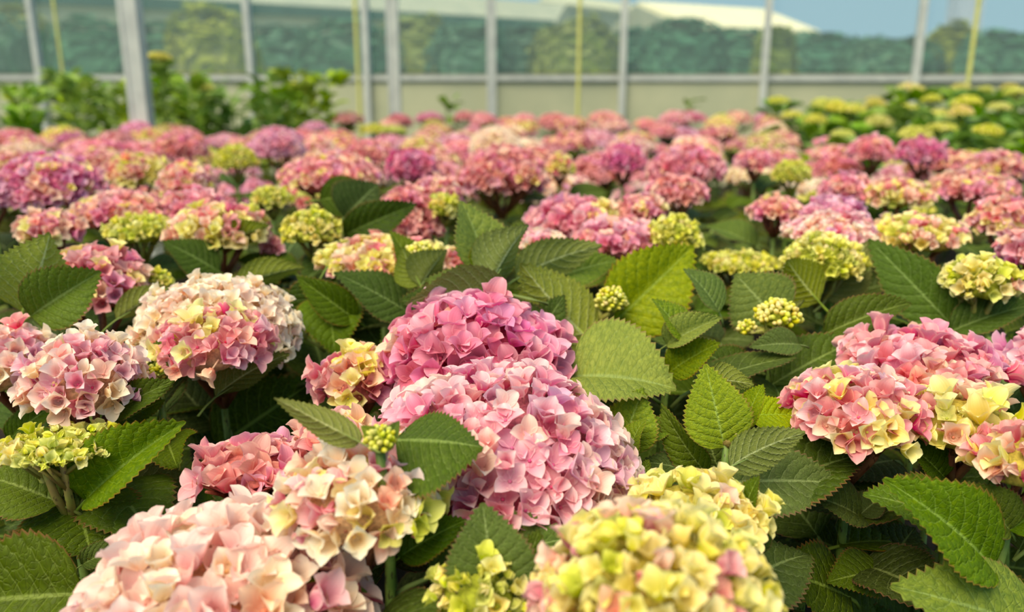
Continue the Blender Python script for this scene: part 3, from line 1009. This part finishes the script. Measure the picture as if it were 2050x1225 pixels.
make_plant((1885, 510, 2035, 600), 'lime', .0185, 'small yellow hydrangea with loose cups near the right edge', D=.92, drop=1.2, pick_fn=lambda p, t, rr: pick([('yellow', 6), ('lime', 4), ('peach', 1)], rr),
           leaves=[(1905, 650, 1738, 478, 110, 'c', 'flat', .35, .02, .06), (1900, 665, 2070, 610, 80, 't', 'fold', .25)])
make_plant((340, 408, 540, 495), 'yellow_pink', .025, 'yellow and peach hydrangea above dark leaves at the left middle', D=1.17,
           leaves=[(440, 545, 325, 482, 80, 't', 'flat', .2, -.06, -.09), (470, 575, 610, 535, 60, 'bl', 'fold', .35, -.15, -.16), (430, 500, 540, 450, 60, 'bl', 'fold', .3, -.05, -.05)])

# leafy shoots between the heads
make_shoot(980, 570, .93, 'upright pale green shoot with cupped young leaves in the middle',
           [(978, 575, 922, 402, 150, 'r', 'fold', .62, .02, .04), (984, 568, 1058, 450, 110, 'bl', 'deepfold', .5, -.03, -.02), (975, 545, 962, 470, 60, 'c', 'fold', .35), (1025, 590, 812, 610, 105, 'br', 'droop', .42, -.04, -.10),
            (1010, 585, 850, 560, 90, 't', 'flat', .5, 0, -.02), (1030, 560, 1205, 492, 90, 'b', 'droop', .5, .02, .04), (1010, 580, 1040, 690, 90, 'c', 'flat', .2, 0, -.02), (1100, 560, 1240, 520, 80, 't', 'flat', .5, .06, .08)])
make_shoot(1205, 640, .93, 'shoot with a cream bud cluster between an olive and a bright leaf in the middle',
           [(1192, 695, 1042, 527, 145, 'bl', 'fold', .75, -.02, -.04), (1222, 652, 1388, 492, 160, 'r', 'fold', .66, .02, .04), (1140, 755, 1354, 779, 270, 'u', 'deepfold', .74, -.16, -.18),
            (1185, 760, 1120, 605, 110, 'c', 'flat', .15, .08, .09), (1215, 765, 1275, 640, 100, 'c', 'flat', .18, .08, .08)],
           bud=[(1190, 572, 1256, 622, 'bud', .0075)])
make_shoot(1258, 905, .72, 'bright serrated young shoot right of the pale pink dome',
           [(1240, 905, 1288, 776, 110, 'c', 'wavy', .62), (1246, 912, 1200, 830, 60, 'c', 'fold', .55), (1260, 910, 1292, 838, 60, 'l', 'curl', .58, -.02, -.02), (1275, 868, 1358, 850, 55, 't', 'flat', .55),
            (1265, 985, 1300, 920, 60, 'c', 'wavy', .55, -.02, -.02), (1405, 955, 1285, 925, 75, 't', 'droop', .25), (1412, 945, 1323, 808, 70, 'l', 'curl', .38), (1440, 945, 1400, 830, 90, 'c', 'flat', .2, .05, .05)])
make_shoot(1340, 700, .8, 'pale green shoot of two pointed leaves left of the small yellow buds',
           [(1335, 690, 1445, 636, 65, 't', 'deepfold', .7, 0, -.02), (1340, 745, 1442, 686, 80, 't', 'fold', .55, 0, -.02), (1375, 690, 1305, 598, 80, 'r', 'fold', .6), (1440, 625, 1368, 538, 85, 'r', 'fold', .5, .08, .08)])
make_shoot(1455, 890, .66, 'bright upright shoot with a tiny yellow bud, left of the right-hand cluster',
           [(1450, 895, 1412, 728, 125, 'c', 'fold', .72), (1490, 860, 1528, 768, 60, 'l', 'wavy', .65), (1495, 832, 1612, 832, 75, 't', 'flat', .8, .04, .05), (1460, 935, 1612, 866, 85, 'b', 'droop', .4, -.03, -.04),
            (1458, 965, 1688, 968, 150, 't', 'flat', .34, 0, .0), (1410, 760, 1510, 770, 60, 'bl', 'curl', .4, .05, .05)],
           bud=[(1452, 836, 1496, 872, 'bud', .0045)])
make_shoot(1555, 660, .85, 'shoot with two yellow bud clusters among green leaves, right of the middle',
           [(1560, 645, 1472, 548, 140, 'c', 'flat', .5, .04, .06), (1600, 690, 1500, 695, 60, 't', 'fold', .4, -.02, -.03), (1545, 690, 1610, 600, 60, 'bl', 'fold', .45, -.01, -.01), (1545, 770, 1722, 678, 120, 't', 'flat', .25, 0, .02),
            (1650, 670, 1825, 606, 80, 't', 'fold', .25, .03, .03), (1500, 760, 1400, 700, 90, 't', 'flat', .2)],
           bud=[(1512, 598, 1602, 655, 'bud', .0085), (1474, 638, 1514, 670, 'bud', .007)])
make_shoot(318, 760, .76, 'small shoot with tiny green buds under the cream hydrangea',
           [(312, 765, 322, 678, 72, 'c', 'fold', .5, .02, .02), (300, 750, 372, 728, 34, 't', 'fold', .45), (325, 810, 412, 722, 70, 'l', 'fold', .3, .03, .03), (240, 850, 330, 800, 60, 't', 'wavy', .3)],
           bud=[(294, 728, 338, 760, 'greenbud', .0058)])
make_shoot(760, 890, .53, 'tiny green bud shoot at the tip of the olive leaf before the pale pink dome', [(765, 885, 722, 852, 34, 'c', 'fold', .6, .0, .0), (775, 880, 800, 842, 30, 'c', 'fold', .5)],
           bud=[(728, 838, 796, 905, 'greenbud', .006)], auto=2, lz=(.1, .15))
make_shoot(840, 545, 1.0, 'cupped shoot holding a yellow bud head, left of the upright green shoot',
           [(838, 570, 780, 462, 80, 'r', 'fold', .45, .03, .03), (842, 575, 895, 500, 90, 'bl', 'deepfold', .35, -.03, -.03), (842, 572, 805, 495, 70, 'bl', 'fold', .4, -.03, -.03)],
           bud=[(808, 484, 878, 530, 'bud', .009)])
make_shoot(655, 600, 1.0, 'dark shoot with one brighter lower leaf between the cream and the deep pink domes', [(655, 590, 672, 712, 120, 'c', 'droop', .42, 0, -.04), (640, 560, 585, 660, 80, 'c', 'flat', .08), (690, 600, 760, 690, 80, 'c', 'flat', .1)], tone=(.05, .2))
make_shoot(700, 445, 1.22, 'two broad dark leaves before the salmon drooping hydrangea', [(690, 435, 756, 368, 110, 'c', 'fold', .15), (640, 400, 760, 385, 80, 'c', 'flat', .15, .03, .03), (690, 470, 835, 408, 75, 'c', 'fold', .06, -.05, -.05)], tone=(.05, .2))
make_shoot(1060, 720, .9, 'dark leafy shoot behind the deep pink dome', [(1060, 700, 1130, 590, 90, 'c', 'flat', .18), (1090, 690, 1010, 590, 80, 'c', 'flat', .25)], tone=(.05, .25))

# ------------------------------------------------------------------ middle ground heads, florets still single
def M_(box, pal, fd, label, **kw):
    fd *= .72 if pal == 'lime' else .82
    kw.setdefault('auto', 6); kw.setdefault('tone', (.15, .5)); kw.setdefault('group', None)
    return make_plant(box, pal, fd, label, **kw)


M_((150, 384, 330, 455), 'salmon_mix', .028, 'peach and pink hydrangea left of the lime heads, half of a joined pair')
M_((320, 378, 445, 440), 'pink_mix', .028, 'bright pink hydrangea joined to the peach one, above the yellow and peach head')
M_((210, 428, 350, 485), 'lime', .020, 'lime yellow hydrangea between the peach pair and dark leaves at left')
M_((566, 418, 684, 485), 'lime', .020, 'lime hydrangea with pinkish tips before the two broad dark leaves')
M_((40, 422, 162, 485), 'salmon_mix', .027, 'salmon hydrangea over a yellow base near the left edge')
M_((748, 372, 884, 478), 'salmon', .023, 'drooping salmon hydrangea half behind a broad dark leaf', D=1.32)
M_((563, 308, 765, 380), 'salmon_mix', .025, 'peach hydrangea with pink left end above the broad dark leaves', D=1.55)
M_((0, 310, 205, 408), 'magenta_mix', .026, 'magenta pink hydrangea at the left edge, the largest of its row')
M_((-80, 340, 45, 415), 'lilac', .026, 'lilac hydrangea at the left edge beside the magenta one')
M_((210, 308, 340, 368), 'yellow_pink', .026, 'yellow-peach hydrangea right of the magenta one at left')
M_((322, 322, 428, 390), 'pink_yellow', .025, 'pink-topped yellow hydrangea second right of the magenta one')
M_((918, 290, 1092, 378), 'salmon', .024, 'salmon pink hydrangea of three knobs above the dark gap in the middle', D=1.72,
   extra=[((915, 325, 1010, 382), 'salmon', .024, -.06), ((1028, 328, 1092, 372), 'salmon_mix', .024, -.06)])
M_((772, 298, 876, 356), 'magenta', .022, 'smooth magenta hydrangea dome left of the three-knobbed salmon one')
M_((1300, 292, 1448, 358), 'pink_mix', .025, 'round pink hydrangea, upper of two right of the middle')
M_((1293, 350, 1416, 405), 'salmon', .024, 'rose-salmon hydrangea, lower of two right of the middle')
M_((1232, 392, 1335, 440), 'salmon_mix', .024, 'salmon hydrangea half hidden behind lime heads right of the middle')
M_((1290, 430, 1405, 500), 'lime', .020, 'lime hydrangea just right of the pink and cream one')
M_((1498, 394, 1606, 440), 'salmon_mix', .022, 'flat salmon hydrangea before the dark leaves, right of the middle')
M_((1600, 398, 1738, 452), 'lilac', .026, 'pink-lilac hydrangea behind the pale pink one at right')
M_((1572, 428, 1756, 500), 'pink_cream', .022, 'pale blush hydrangea directly above the yellow head at right')
M_((1735, 430, 1932, 502), 'yellow_pink', .024, 'yellow-peach hydrangea left of a dark diagonal leaf at right')
M_((1945, 392, 2075, 470), 'pink_yellow', .024, 'yellow and pink hydrangea cut by the right edge, middle height')
M_((2002, 462, 2120, 535), 'rose' if 'rose' in PAL else 'pink_mix', .026, 'bright pink hydrangea cut by the right edge, above the small yellow one')
M_((1640, 348, 1745, 402), 'pink_mix', .024, 'pink hydrangea at the left end of a peach row at right')
M_((1735, 358, 1860, 412), 'yellow_pink', .024, 'peach-yellow hydrangea right of the pink one in the peach row')
M_((1860, 345, 2030, 400), 'salmon_mix', .024, 'salmon-peach hydrangea at the right end of the peach row')
M_((890, 492, 952, 540), 'salmon_mix', .022, 'small pink-peach hydrangea directly left of the upright green shoot', D=1.12)
M_((1030, 462, 1140, 510), 'pink_cream', .021, 'blush hydrangea half hidden behind the leaves of the upright shoot', D=1.12)
M_((1400, 505, 1560, 550), 'lime', .019, 'low yellow-green hydrangea under dark leaves right of the middle', D=1.18, dz=-.05)
M_((820, 354, 925, 410), 'salmon_mix', .023, 'salmon-topped hydrangea above lime buds, left of the dark gap')
M_((858, 385, 925, 432), 'lime', .019, 'lime hydrangea under the salmon-topped one, left of the dark gap')
M_((430, 290, 515, 335), 'lime', .019, 'lime hydrangea above bright leaves at the left middle')
M_((505, 372, 585, 412), 'lime', .019, 'lone lime hydrangea left of the peach one with pink left end')
M_((520, 460, 570, 510), 'pink_mix', .024, 'small pink hydrangea peeping between dark leaves at left', D=1.2)
M_((280, 535, 345, 580), 'lime', .017, 'tiny lime hydrangea beside the cream dome', D=1.0, auto=3)
M_((1205, 288, 1290, 340), 'magenta', .023, 'magenta-pink hydrangea left of the round pink one')
M_((1795, 276, 1890, 322), 'magenta', .025, 'bright magenta hydrangea at right before the green patch')
M_((1700, 272, 1790, 318), 'pink_mix', .024, 'pink hydrangea left of the bright magenta one at right')
M_((1472, 300, 1550, 335), 'pink_mix', .022, 'small flat pink hydrangea before leafy gap right of the middle')
M_((1545, 322, 1622, 362), 'lime', .019, 'lime hydrangea below the small flat pink one')
M_((1935, 302, 2045, 352), 'salmon_mix', .024, 'peach-pink hydrangea near the right edge below the green patch')
M_((1090, 300, 1150, 350), 'yellow_pink', .022, 'small yellow-pink hydrangea right of the three-knobbed salmon one')
M_((940, 256, 1045, 305), 'cream', .022, 'creamy yellow hydrangea just behind the three-knobbed salmon one')
M_((690, 280, 790, 325), 'salmon', .024, 'dusky rose hydrangea left of the smooth magenta dome')
M_((505, 256, 610, 310), 'lilac', .025, 'lilac-pink hydrangea dome above the lime one at left')
M_((310, 266, 415, 312), 'salmon', .024, 'wide salmon hydrangea left of the lilac-pink dome')

# low leafy shoots that fill the dark gaps under the near heads; shade is put into their leaf tone
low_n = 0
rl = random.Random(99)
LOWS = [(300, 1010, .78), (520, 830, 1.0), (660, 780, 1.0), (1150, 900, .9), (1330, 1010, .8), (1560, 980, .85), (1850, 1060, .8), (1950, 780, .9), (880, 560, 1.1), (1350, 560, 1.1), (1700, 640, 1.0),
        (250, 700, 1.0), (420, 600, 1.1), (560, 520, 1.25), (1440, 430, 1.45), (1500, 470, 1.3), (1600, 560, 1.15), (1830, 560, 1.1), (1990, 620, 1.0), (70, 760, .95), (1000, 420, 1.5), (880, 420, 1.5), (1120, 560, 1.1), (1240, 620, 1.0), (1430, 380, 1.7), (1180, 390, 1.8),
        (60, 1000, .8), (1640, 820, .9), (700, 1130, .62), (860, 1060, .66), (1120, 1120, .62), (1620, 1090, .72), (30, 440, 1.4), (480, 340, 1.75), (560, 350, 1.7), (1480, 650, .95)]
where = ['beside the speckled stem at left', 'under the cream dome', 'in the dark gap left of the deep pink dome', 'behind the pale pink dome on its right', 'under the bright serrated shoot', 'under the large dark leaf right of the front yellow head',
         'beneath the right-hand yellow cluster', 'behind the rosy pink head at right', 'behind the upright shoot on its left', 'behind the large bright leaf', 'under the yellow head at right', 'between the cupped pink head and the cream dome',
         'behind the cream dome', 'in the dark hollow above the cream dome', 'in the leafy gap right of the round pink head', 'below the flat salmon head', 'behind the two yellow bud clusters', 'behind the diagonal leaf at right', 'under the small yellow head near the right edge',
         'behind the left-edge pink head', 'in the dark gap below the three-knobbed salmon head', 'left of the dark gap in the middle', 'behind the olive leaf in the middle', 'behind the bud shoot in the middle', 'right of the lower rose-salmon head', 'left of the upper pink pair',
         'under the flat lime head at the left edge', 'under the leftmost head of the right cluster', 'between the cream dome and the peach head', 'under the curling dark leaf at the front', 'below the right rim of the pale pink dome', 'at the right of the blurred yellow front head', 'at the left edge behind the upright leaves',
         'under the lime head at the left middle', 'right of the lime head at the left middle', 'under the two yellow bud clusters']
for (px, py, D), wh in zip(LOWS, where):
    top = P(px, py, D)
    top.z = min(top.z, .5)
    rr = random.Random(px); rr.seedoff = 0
    root = thing('hydrangea_shoot', 'low shade-darkened green leafy shoot ' + wh, 'hydrangea', (top.x, top.y, 0))
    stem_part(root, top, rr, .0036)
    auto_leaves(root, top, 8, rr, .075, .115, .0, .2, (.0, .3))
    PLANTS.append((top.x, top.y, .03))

# ------------------------------------------------------------------ far field: joined florets, still one plant each
def far_head_mesh(pal, seed, k=.6):
    rr = random.Random(seed); rr.seedoff = seed * 1.7
    types, shapes, core, stalk = PAL[pal]
    tn = [t for t, x in types]
    mb = MB()
    protos = [floret_mb(s, seed + i, 2, 3) for i, s in enumerate(('cup', 'open', 'cup', 'open'))]
    for p, nn in dome_points(1.0, k, 1.65, 130, rr, .8):
        fac = noise.noise(p * 1.5 + Vector((rr.seedoff, 0, 0)))
        ty = pick([(t, x * math.exp(1.5 * fac * math.cos(i * 2.4 + seed))) for i, (t, x) in enumerate(types)], rr)
        pr = rr.choice(protos)
        M = Matrix.Translation(p - nn * .1) @ basis((nn + Vector((rr.gauss(0, .2), rr.gauss(0, .2), .15))).normalized(), rr.uniform(0, 6)) @ Matrix.Scale(.25 * rr.uniform(.85, 1.25), 4)
        b = len(mb.v)
        mb.v += [tuple(M @ Vector(q)) for q in pr.v]
        mb.f += [tuple(i + b for i in f) for f in pr.f]
        mb.uv += pr.uv
        mb.m += [tn.index(ty)] * len(pr.f)
    n0 = len(types)
    vs, fs = [], []                                           # inner dome
    for j in range(5):
        th = 1.6 * j / 4
        for q in range(10):
            a = 2 * PI * q / 10
            vs.append((.8 * math.sin(th) * math.cos(a), .8 * math.sin(th) * math.sin(a), .8 * k * math.cos(th)))
    for j in range(4):
        for q in range(10):
            fs.append((j * 10 + q, (j + 1) * 10 + q, (j + 1) * 10 + (q + 1) % 10, j * 10 + (q + 1) % 10))
    mb.add(vs, fs, None, n0)
    for b in range(5):
        a = b * 1.256
        mb.tube([(0, 0, -.8), (.55 * math.cos(a), .55 * math.sin(a), .02)], .035, 4, n0 + 1)
    return mb.mesh('flower_head', [PT[t] for t in tn] + [CORE[core], stalk])


def far_foliage_mesh(seed, n, r, h, mat, up=.0, lmin=.08, lmax=.12):
    rr = random.Random(seed)
    mb = MB()
    for i in range(n):
        a = rr.uniform(0, 6.28); z = -rr.random() ** 1.2 * h
        el = rr.uniform(-.3, .6) + up
        d = Vector((math.cos(a) * math.cos(el), math.sin(a) * math.cos(el), math.sin(el)))
        L = rr.uniform(lmin, lmax)
        B = Vector((math.cos(a) * r * rr.uniform(.0, .5), math.sin(a) * r * rr.uniform(.0, .5), z))
        N = Vector((rr.gauss(0, .3), rr.gauss(0, .3), 1)); N = (N - d * N.dot(d)).normalized(); X = d.cross(N)
        M = Matrix(((X.x * L, d.x * L, N.x * L, B.x), (X.y * L, d.y * L, N.y * L, B.y), (X.z * L, d.z * L, N.z * L, B.z), (0, 0, 0, 1)))
        leaf_mb(.4, .6, 0, .6, seed + i, 6, 2, False, False, 0, mb, M)
    return mb.mesh('foliage', [mat])


NAMEC = {'pale': 'pale pink', 'salmon': 'salmon pink', 'salmon_mix': 'peach-salmon', 'pink_mix': 'rose pink', 'magenta': 'magenta', 'lilac': 'lilac pink', 'yellow_pink': 'peach-yellow', 'lime': 'lime yellow', 'pink_cream': 'blush cream', 'deep': 'deep pink', 'yellow': 'soft yellow', 'cream': 'cream'}
FARH = {p: [far_head_mesh(p, i * 17 + len(p), .5 + .12 * i) for i in range(2)] for p in NAMEC}
FARF = [far_foliage_mesh(s, 12, .09, .26, LEAF) for s in range(4)]
ORD = ['first', 'second', 'third', 'fourth', 'fifth', 'sixth', 'seventh', 'eighth', 'ninth', 'tenth', 'eleventh', 'twelfth', 'thirteenth', 'fourteenth', 'fifteenth', 'sixteenth', 'seventeenth', 'eighteenth', 'nineteenth', 'twentieth']
ORD += ['twenty-' + o for o in ORD[:9]] + ['thirtieth'] + ['thirty-' + o for o in ORD[:9]] + ['fortieth'] + ['forty-' + o for o in ORD[:9]]


def far_plant(x, y, z, r, pal, label, group, rr, name='hydrangea_plant', fol=None, bright=None):
    root = thing(name, label, 'hydrangea', (x, y, 0), group)
    top = Vector((x, y, z))
    mb = MB(); mb.tube([(0, 0, 0), (rr.uniform(-.02, .02), rr.uniform(-.02, .02), z * .5), (0, 0, z - r * .6)], .004, 5)
    link('stem', FARSTEM, root).matrix_basis = Matrix.Diagonal((1, 1, (z - r * .5), 1))
    f = link('foliage', rr.choice(fol or FARF), root); f['kind'] = 'stuff'
    f.matrix_basis = Matrix.Translation((0, 0, z - r * .7 - .02)) @ Matrix.Rotation(rr.uniform(0, 6.28), 4, 'Z')
    tn = rr.uniform(.3, .75); f.color = (tn, tn, tn, 1)
    h = link('flower_head', rr.choice(FARH[pal]), root)
    h.matrix_basis = Matrix.Translation((0, 0, z - r * .45)) @ Matrix.Rotation(rr.uniform(-.2, .2), 4, 'X') @ Matrix.Rotation(rr.uniform(0, 6.28), 4, 'Z') @ Matrix.Diagonal((r, r, r * rr.uniform(.85, 1.2), 1))
    return root


ms = MB(); ms.tube([(0, 0, 0), (.006, 0, .5), (0, 0, 1)], .0045, 6)
FARSTEM = ms.mesh('stem', [STEM])

rf = random.Random(31); rf.seedoff = 0
fw = [('salmon', 4), ('salmon_mix', 4), ('pink_mix', 3.4), ('pink_cream', 2.2), ('lilac', 1.4), ('magenta', 1.2), ('yellow_pink', 2.6), ('lime', 2.0), ('pale', 2), ('cream', 1)]


def to_px(p):
    q = p - CAM
    d = q.dot(FWD)
    return 1025 + q.x / d * F, 612.5 - q.dot(UP) / d * F, d


rows = []
y = 1.55
while y < 5.25:
    row = []
    half = y * .66
    x = -half + rf.uniform(0, .1)
    while x < half:
        xx = x + rf.uniform(-.05, .05); yy = y + rf.uniform(-.09, .09)
        x += rf.uniform(.19, .27) if y < 3.4 else rf.uniform(.2, .29)
        z = .575 + rf.uniform(-.045, .025)
        px, py, d = to_px(Vector((xx, yy, z)))
        if px < -30 or px > 2080: continue
        if px < 690 and yy > 4.1 + .0: continue              # the leafy patch at left
        if px > 1560 + max(0, 4.0 - yy) * 150 and yy > 2.5: continue   # the lime patch at right
        if 1405 < px < 1590 and 1.2 < yy < 2.1: continue         # the leafy gaps between the rows
        if 420 < px < 570 and 1.3 < yy < 1.9: continue
        if 1050 < px < 1200 and 1.3 < yy < 1.8: continue
        if px > 930 and px < 1140 and 1.3 < yy < 1.75: continue
        r = rf.uniform(.062, .1)
        if any((xx - a) ** 2 + (yy - b) ** 2 < (r + c) ** 2 * (.55 if c > .05 else .3) for a, b, c in PLANTS): continue
        if any((xx - a) ** 2 + ((yy - b) * .8) ** 2 < (.125) ** 2 for a, b, *_ in row): continue
        row.append((xx, yy, z, r))
    rows.append(row)
    y += .23 if y < 3 else .29
nr = len(rows)
tot = 0
for ri, row in enumerate(rows):
    row.sort(key=lambda q: to_px(Vector(q[:3]))[0])
    for i, (xx, yy, z, r) in enumerate(row):
        pal = pick(fw, rf)
        if pal == 'lime': r *= .75; z -= .01
        back = nr - 1 - ri
        rn = 'back row by the wall' if back == 0 else ORD[back] + ' row before the wall'
        far_plant(xx, yy, z, r, pal, 'blurred %s hydrangea, %s from left in the %s' % (NAMEC[pal], ORD[i], rn), 'pink hydrangeas of the blurred far rows', rf)
        tot += 1
print('FAR', tot, 'near', len(PLANTS))

# the lime and green patch at the right, behind the pink field
FOLB = [far_foliage_mesh(50 + s, 34, .17, .26, FARLEAF, .15) for s in range(3)]
rg = random.Random(77)
patch = []
for a in range(8):
    yy = 2.65 + a * .30
    x = .3 + 0.0 * a
    for b in range(22):
        xx = ((535 + max(0, 4.0 - yy) * 150) / F) * yy + b * .235 + rg.uniform(-.05, .05)
        z = .585 + .012 * a + rg.uniform(-.04, .03) + .02 * min(b, 4)
        px, py, d = to_px(Vector((xx, yy, z)))
        if px < 1565 or px > 2090: continue
        patch.append((a, xx, yy + rg.uniform(-.08, .08), z))
cnt = {}
for a, xx, yy, z in patch:
    cnt[a] = cnt.get(a, 0) + 1
    far_plant(xx, yy, z, rg.uniform(.035, .06), 'lime' if rg.random() < .9 else 'yellow', 'lime hydrangea of the right green patch, %s from left in its %s row' % (ORD[cnt[a] - 1], ORD[a]),
              'lime hydrangeas of the green patch at right', rg, fol=FOLB)
print('PATCH', len(patch))

# the leafy, hardly flowering patch at the left
FOLL = [far_foliage_mesh(80 + s, 60, .15, .42, FARLEAF if s % 2 else FARLEAFB, .25, .06, .1) for s in range(4)]
lp = 0
for a in range(4):
    n_ = 0
    for b in range(14):
        yy = 4.15 + a * .26 + rg.uniform(-.07, .07)
        xx = -.66 * yy - .1 + b * .27 + rg.uniform(-.05, .05)
        px, py, d = to_px(Vector((xx, yy, .7)))
        if px < -60 or px > 665: continue
        n_ += 1
        z = .765 + rg.uniform(-.05, .05) - (.06 if px < 60 else 0)
        root = thing('leafy_shrub', 'leafy green shrub of the left patch, %s from left in its %s row' % (ORD[n_ - 1], ORD[a]), 'shrub', (xx, yy, 0), 'leafy shrubs of the left patch')
        f = link('foliage', rg.choice(FOLL), root); f['kind'] = 'stuff'
        f.matrix_basis = Matrix.Translation((0, 0, z)) @ Matrix.Rotation(rg.uniform(0, 6.28), 4, 'Z')
        tn = rg.uniform(.5, 1); f.color = (tn, tn, tn, 1)
        link('stem', FARSTEM, root).matrix_basis = Matrix.Diagonal((1.4, 1.4, z - .02, 1))
        lp += 1
print('LEAFY', lp)
# tall budded stems in the left patch
for (px, py, D, r, lab) in [(318, 118, 4.2, .062, 'tall yellow-green budded hydrangea right beside the thick left post'), (410, 178, 4.4, .05, 'lower yellow-green budded hydrangea in the left leafy patch'), (585, 172, 4.5, .035, 'small yellow-green budded hydrangea at the right of the left leafy patch')]:
    p = P(px, py, D)
    far_plant(p.x, p.y, p.z + r * .4, r, 'lime', lab, None, rg, fol=FOLL)
# leafy tufts before the pale wall
for (px, py, D, lab) in [(895, 198, 5.35, 'small leafy shrub before the pale wall, left of the middle post'), (1380, 200, 5.35, 'small leafy tuft before the pale wall, right of the middle')]:
    p = P(px, py, D)
    root = thing('leafy_shrub', lab, 'shrub', (p.x, p.y, 0))
    f = link('foliage', far_foliage_mesh(px, 16, .1, .3, FARLEAF, .3, .05, .1), root); f['kind'] = 'stuff'
    f.matrix_basis = Matrix.Translation((0, 0, p.z))
    link('stem', FARSTEM, root).matrix_basis = Matrix.Diagonal((1.2, 1.2, p.z, 1))
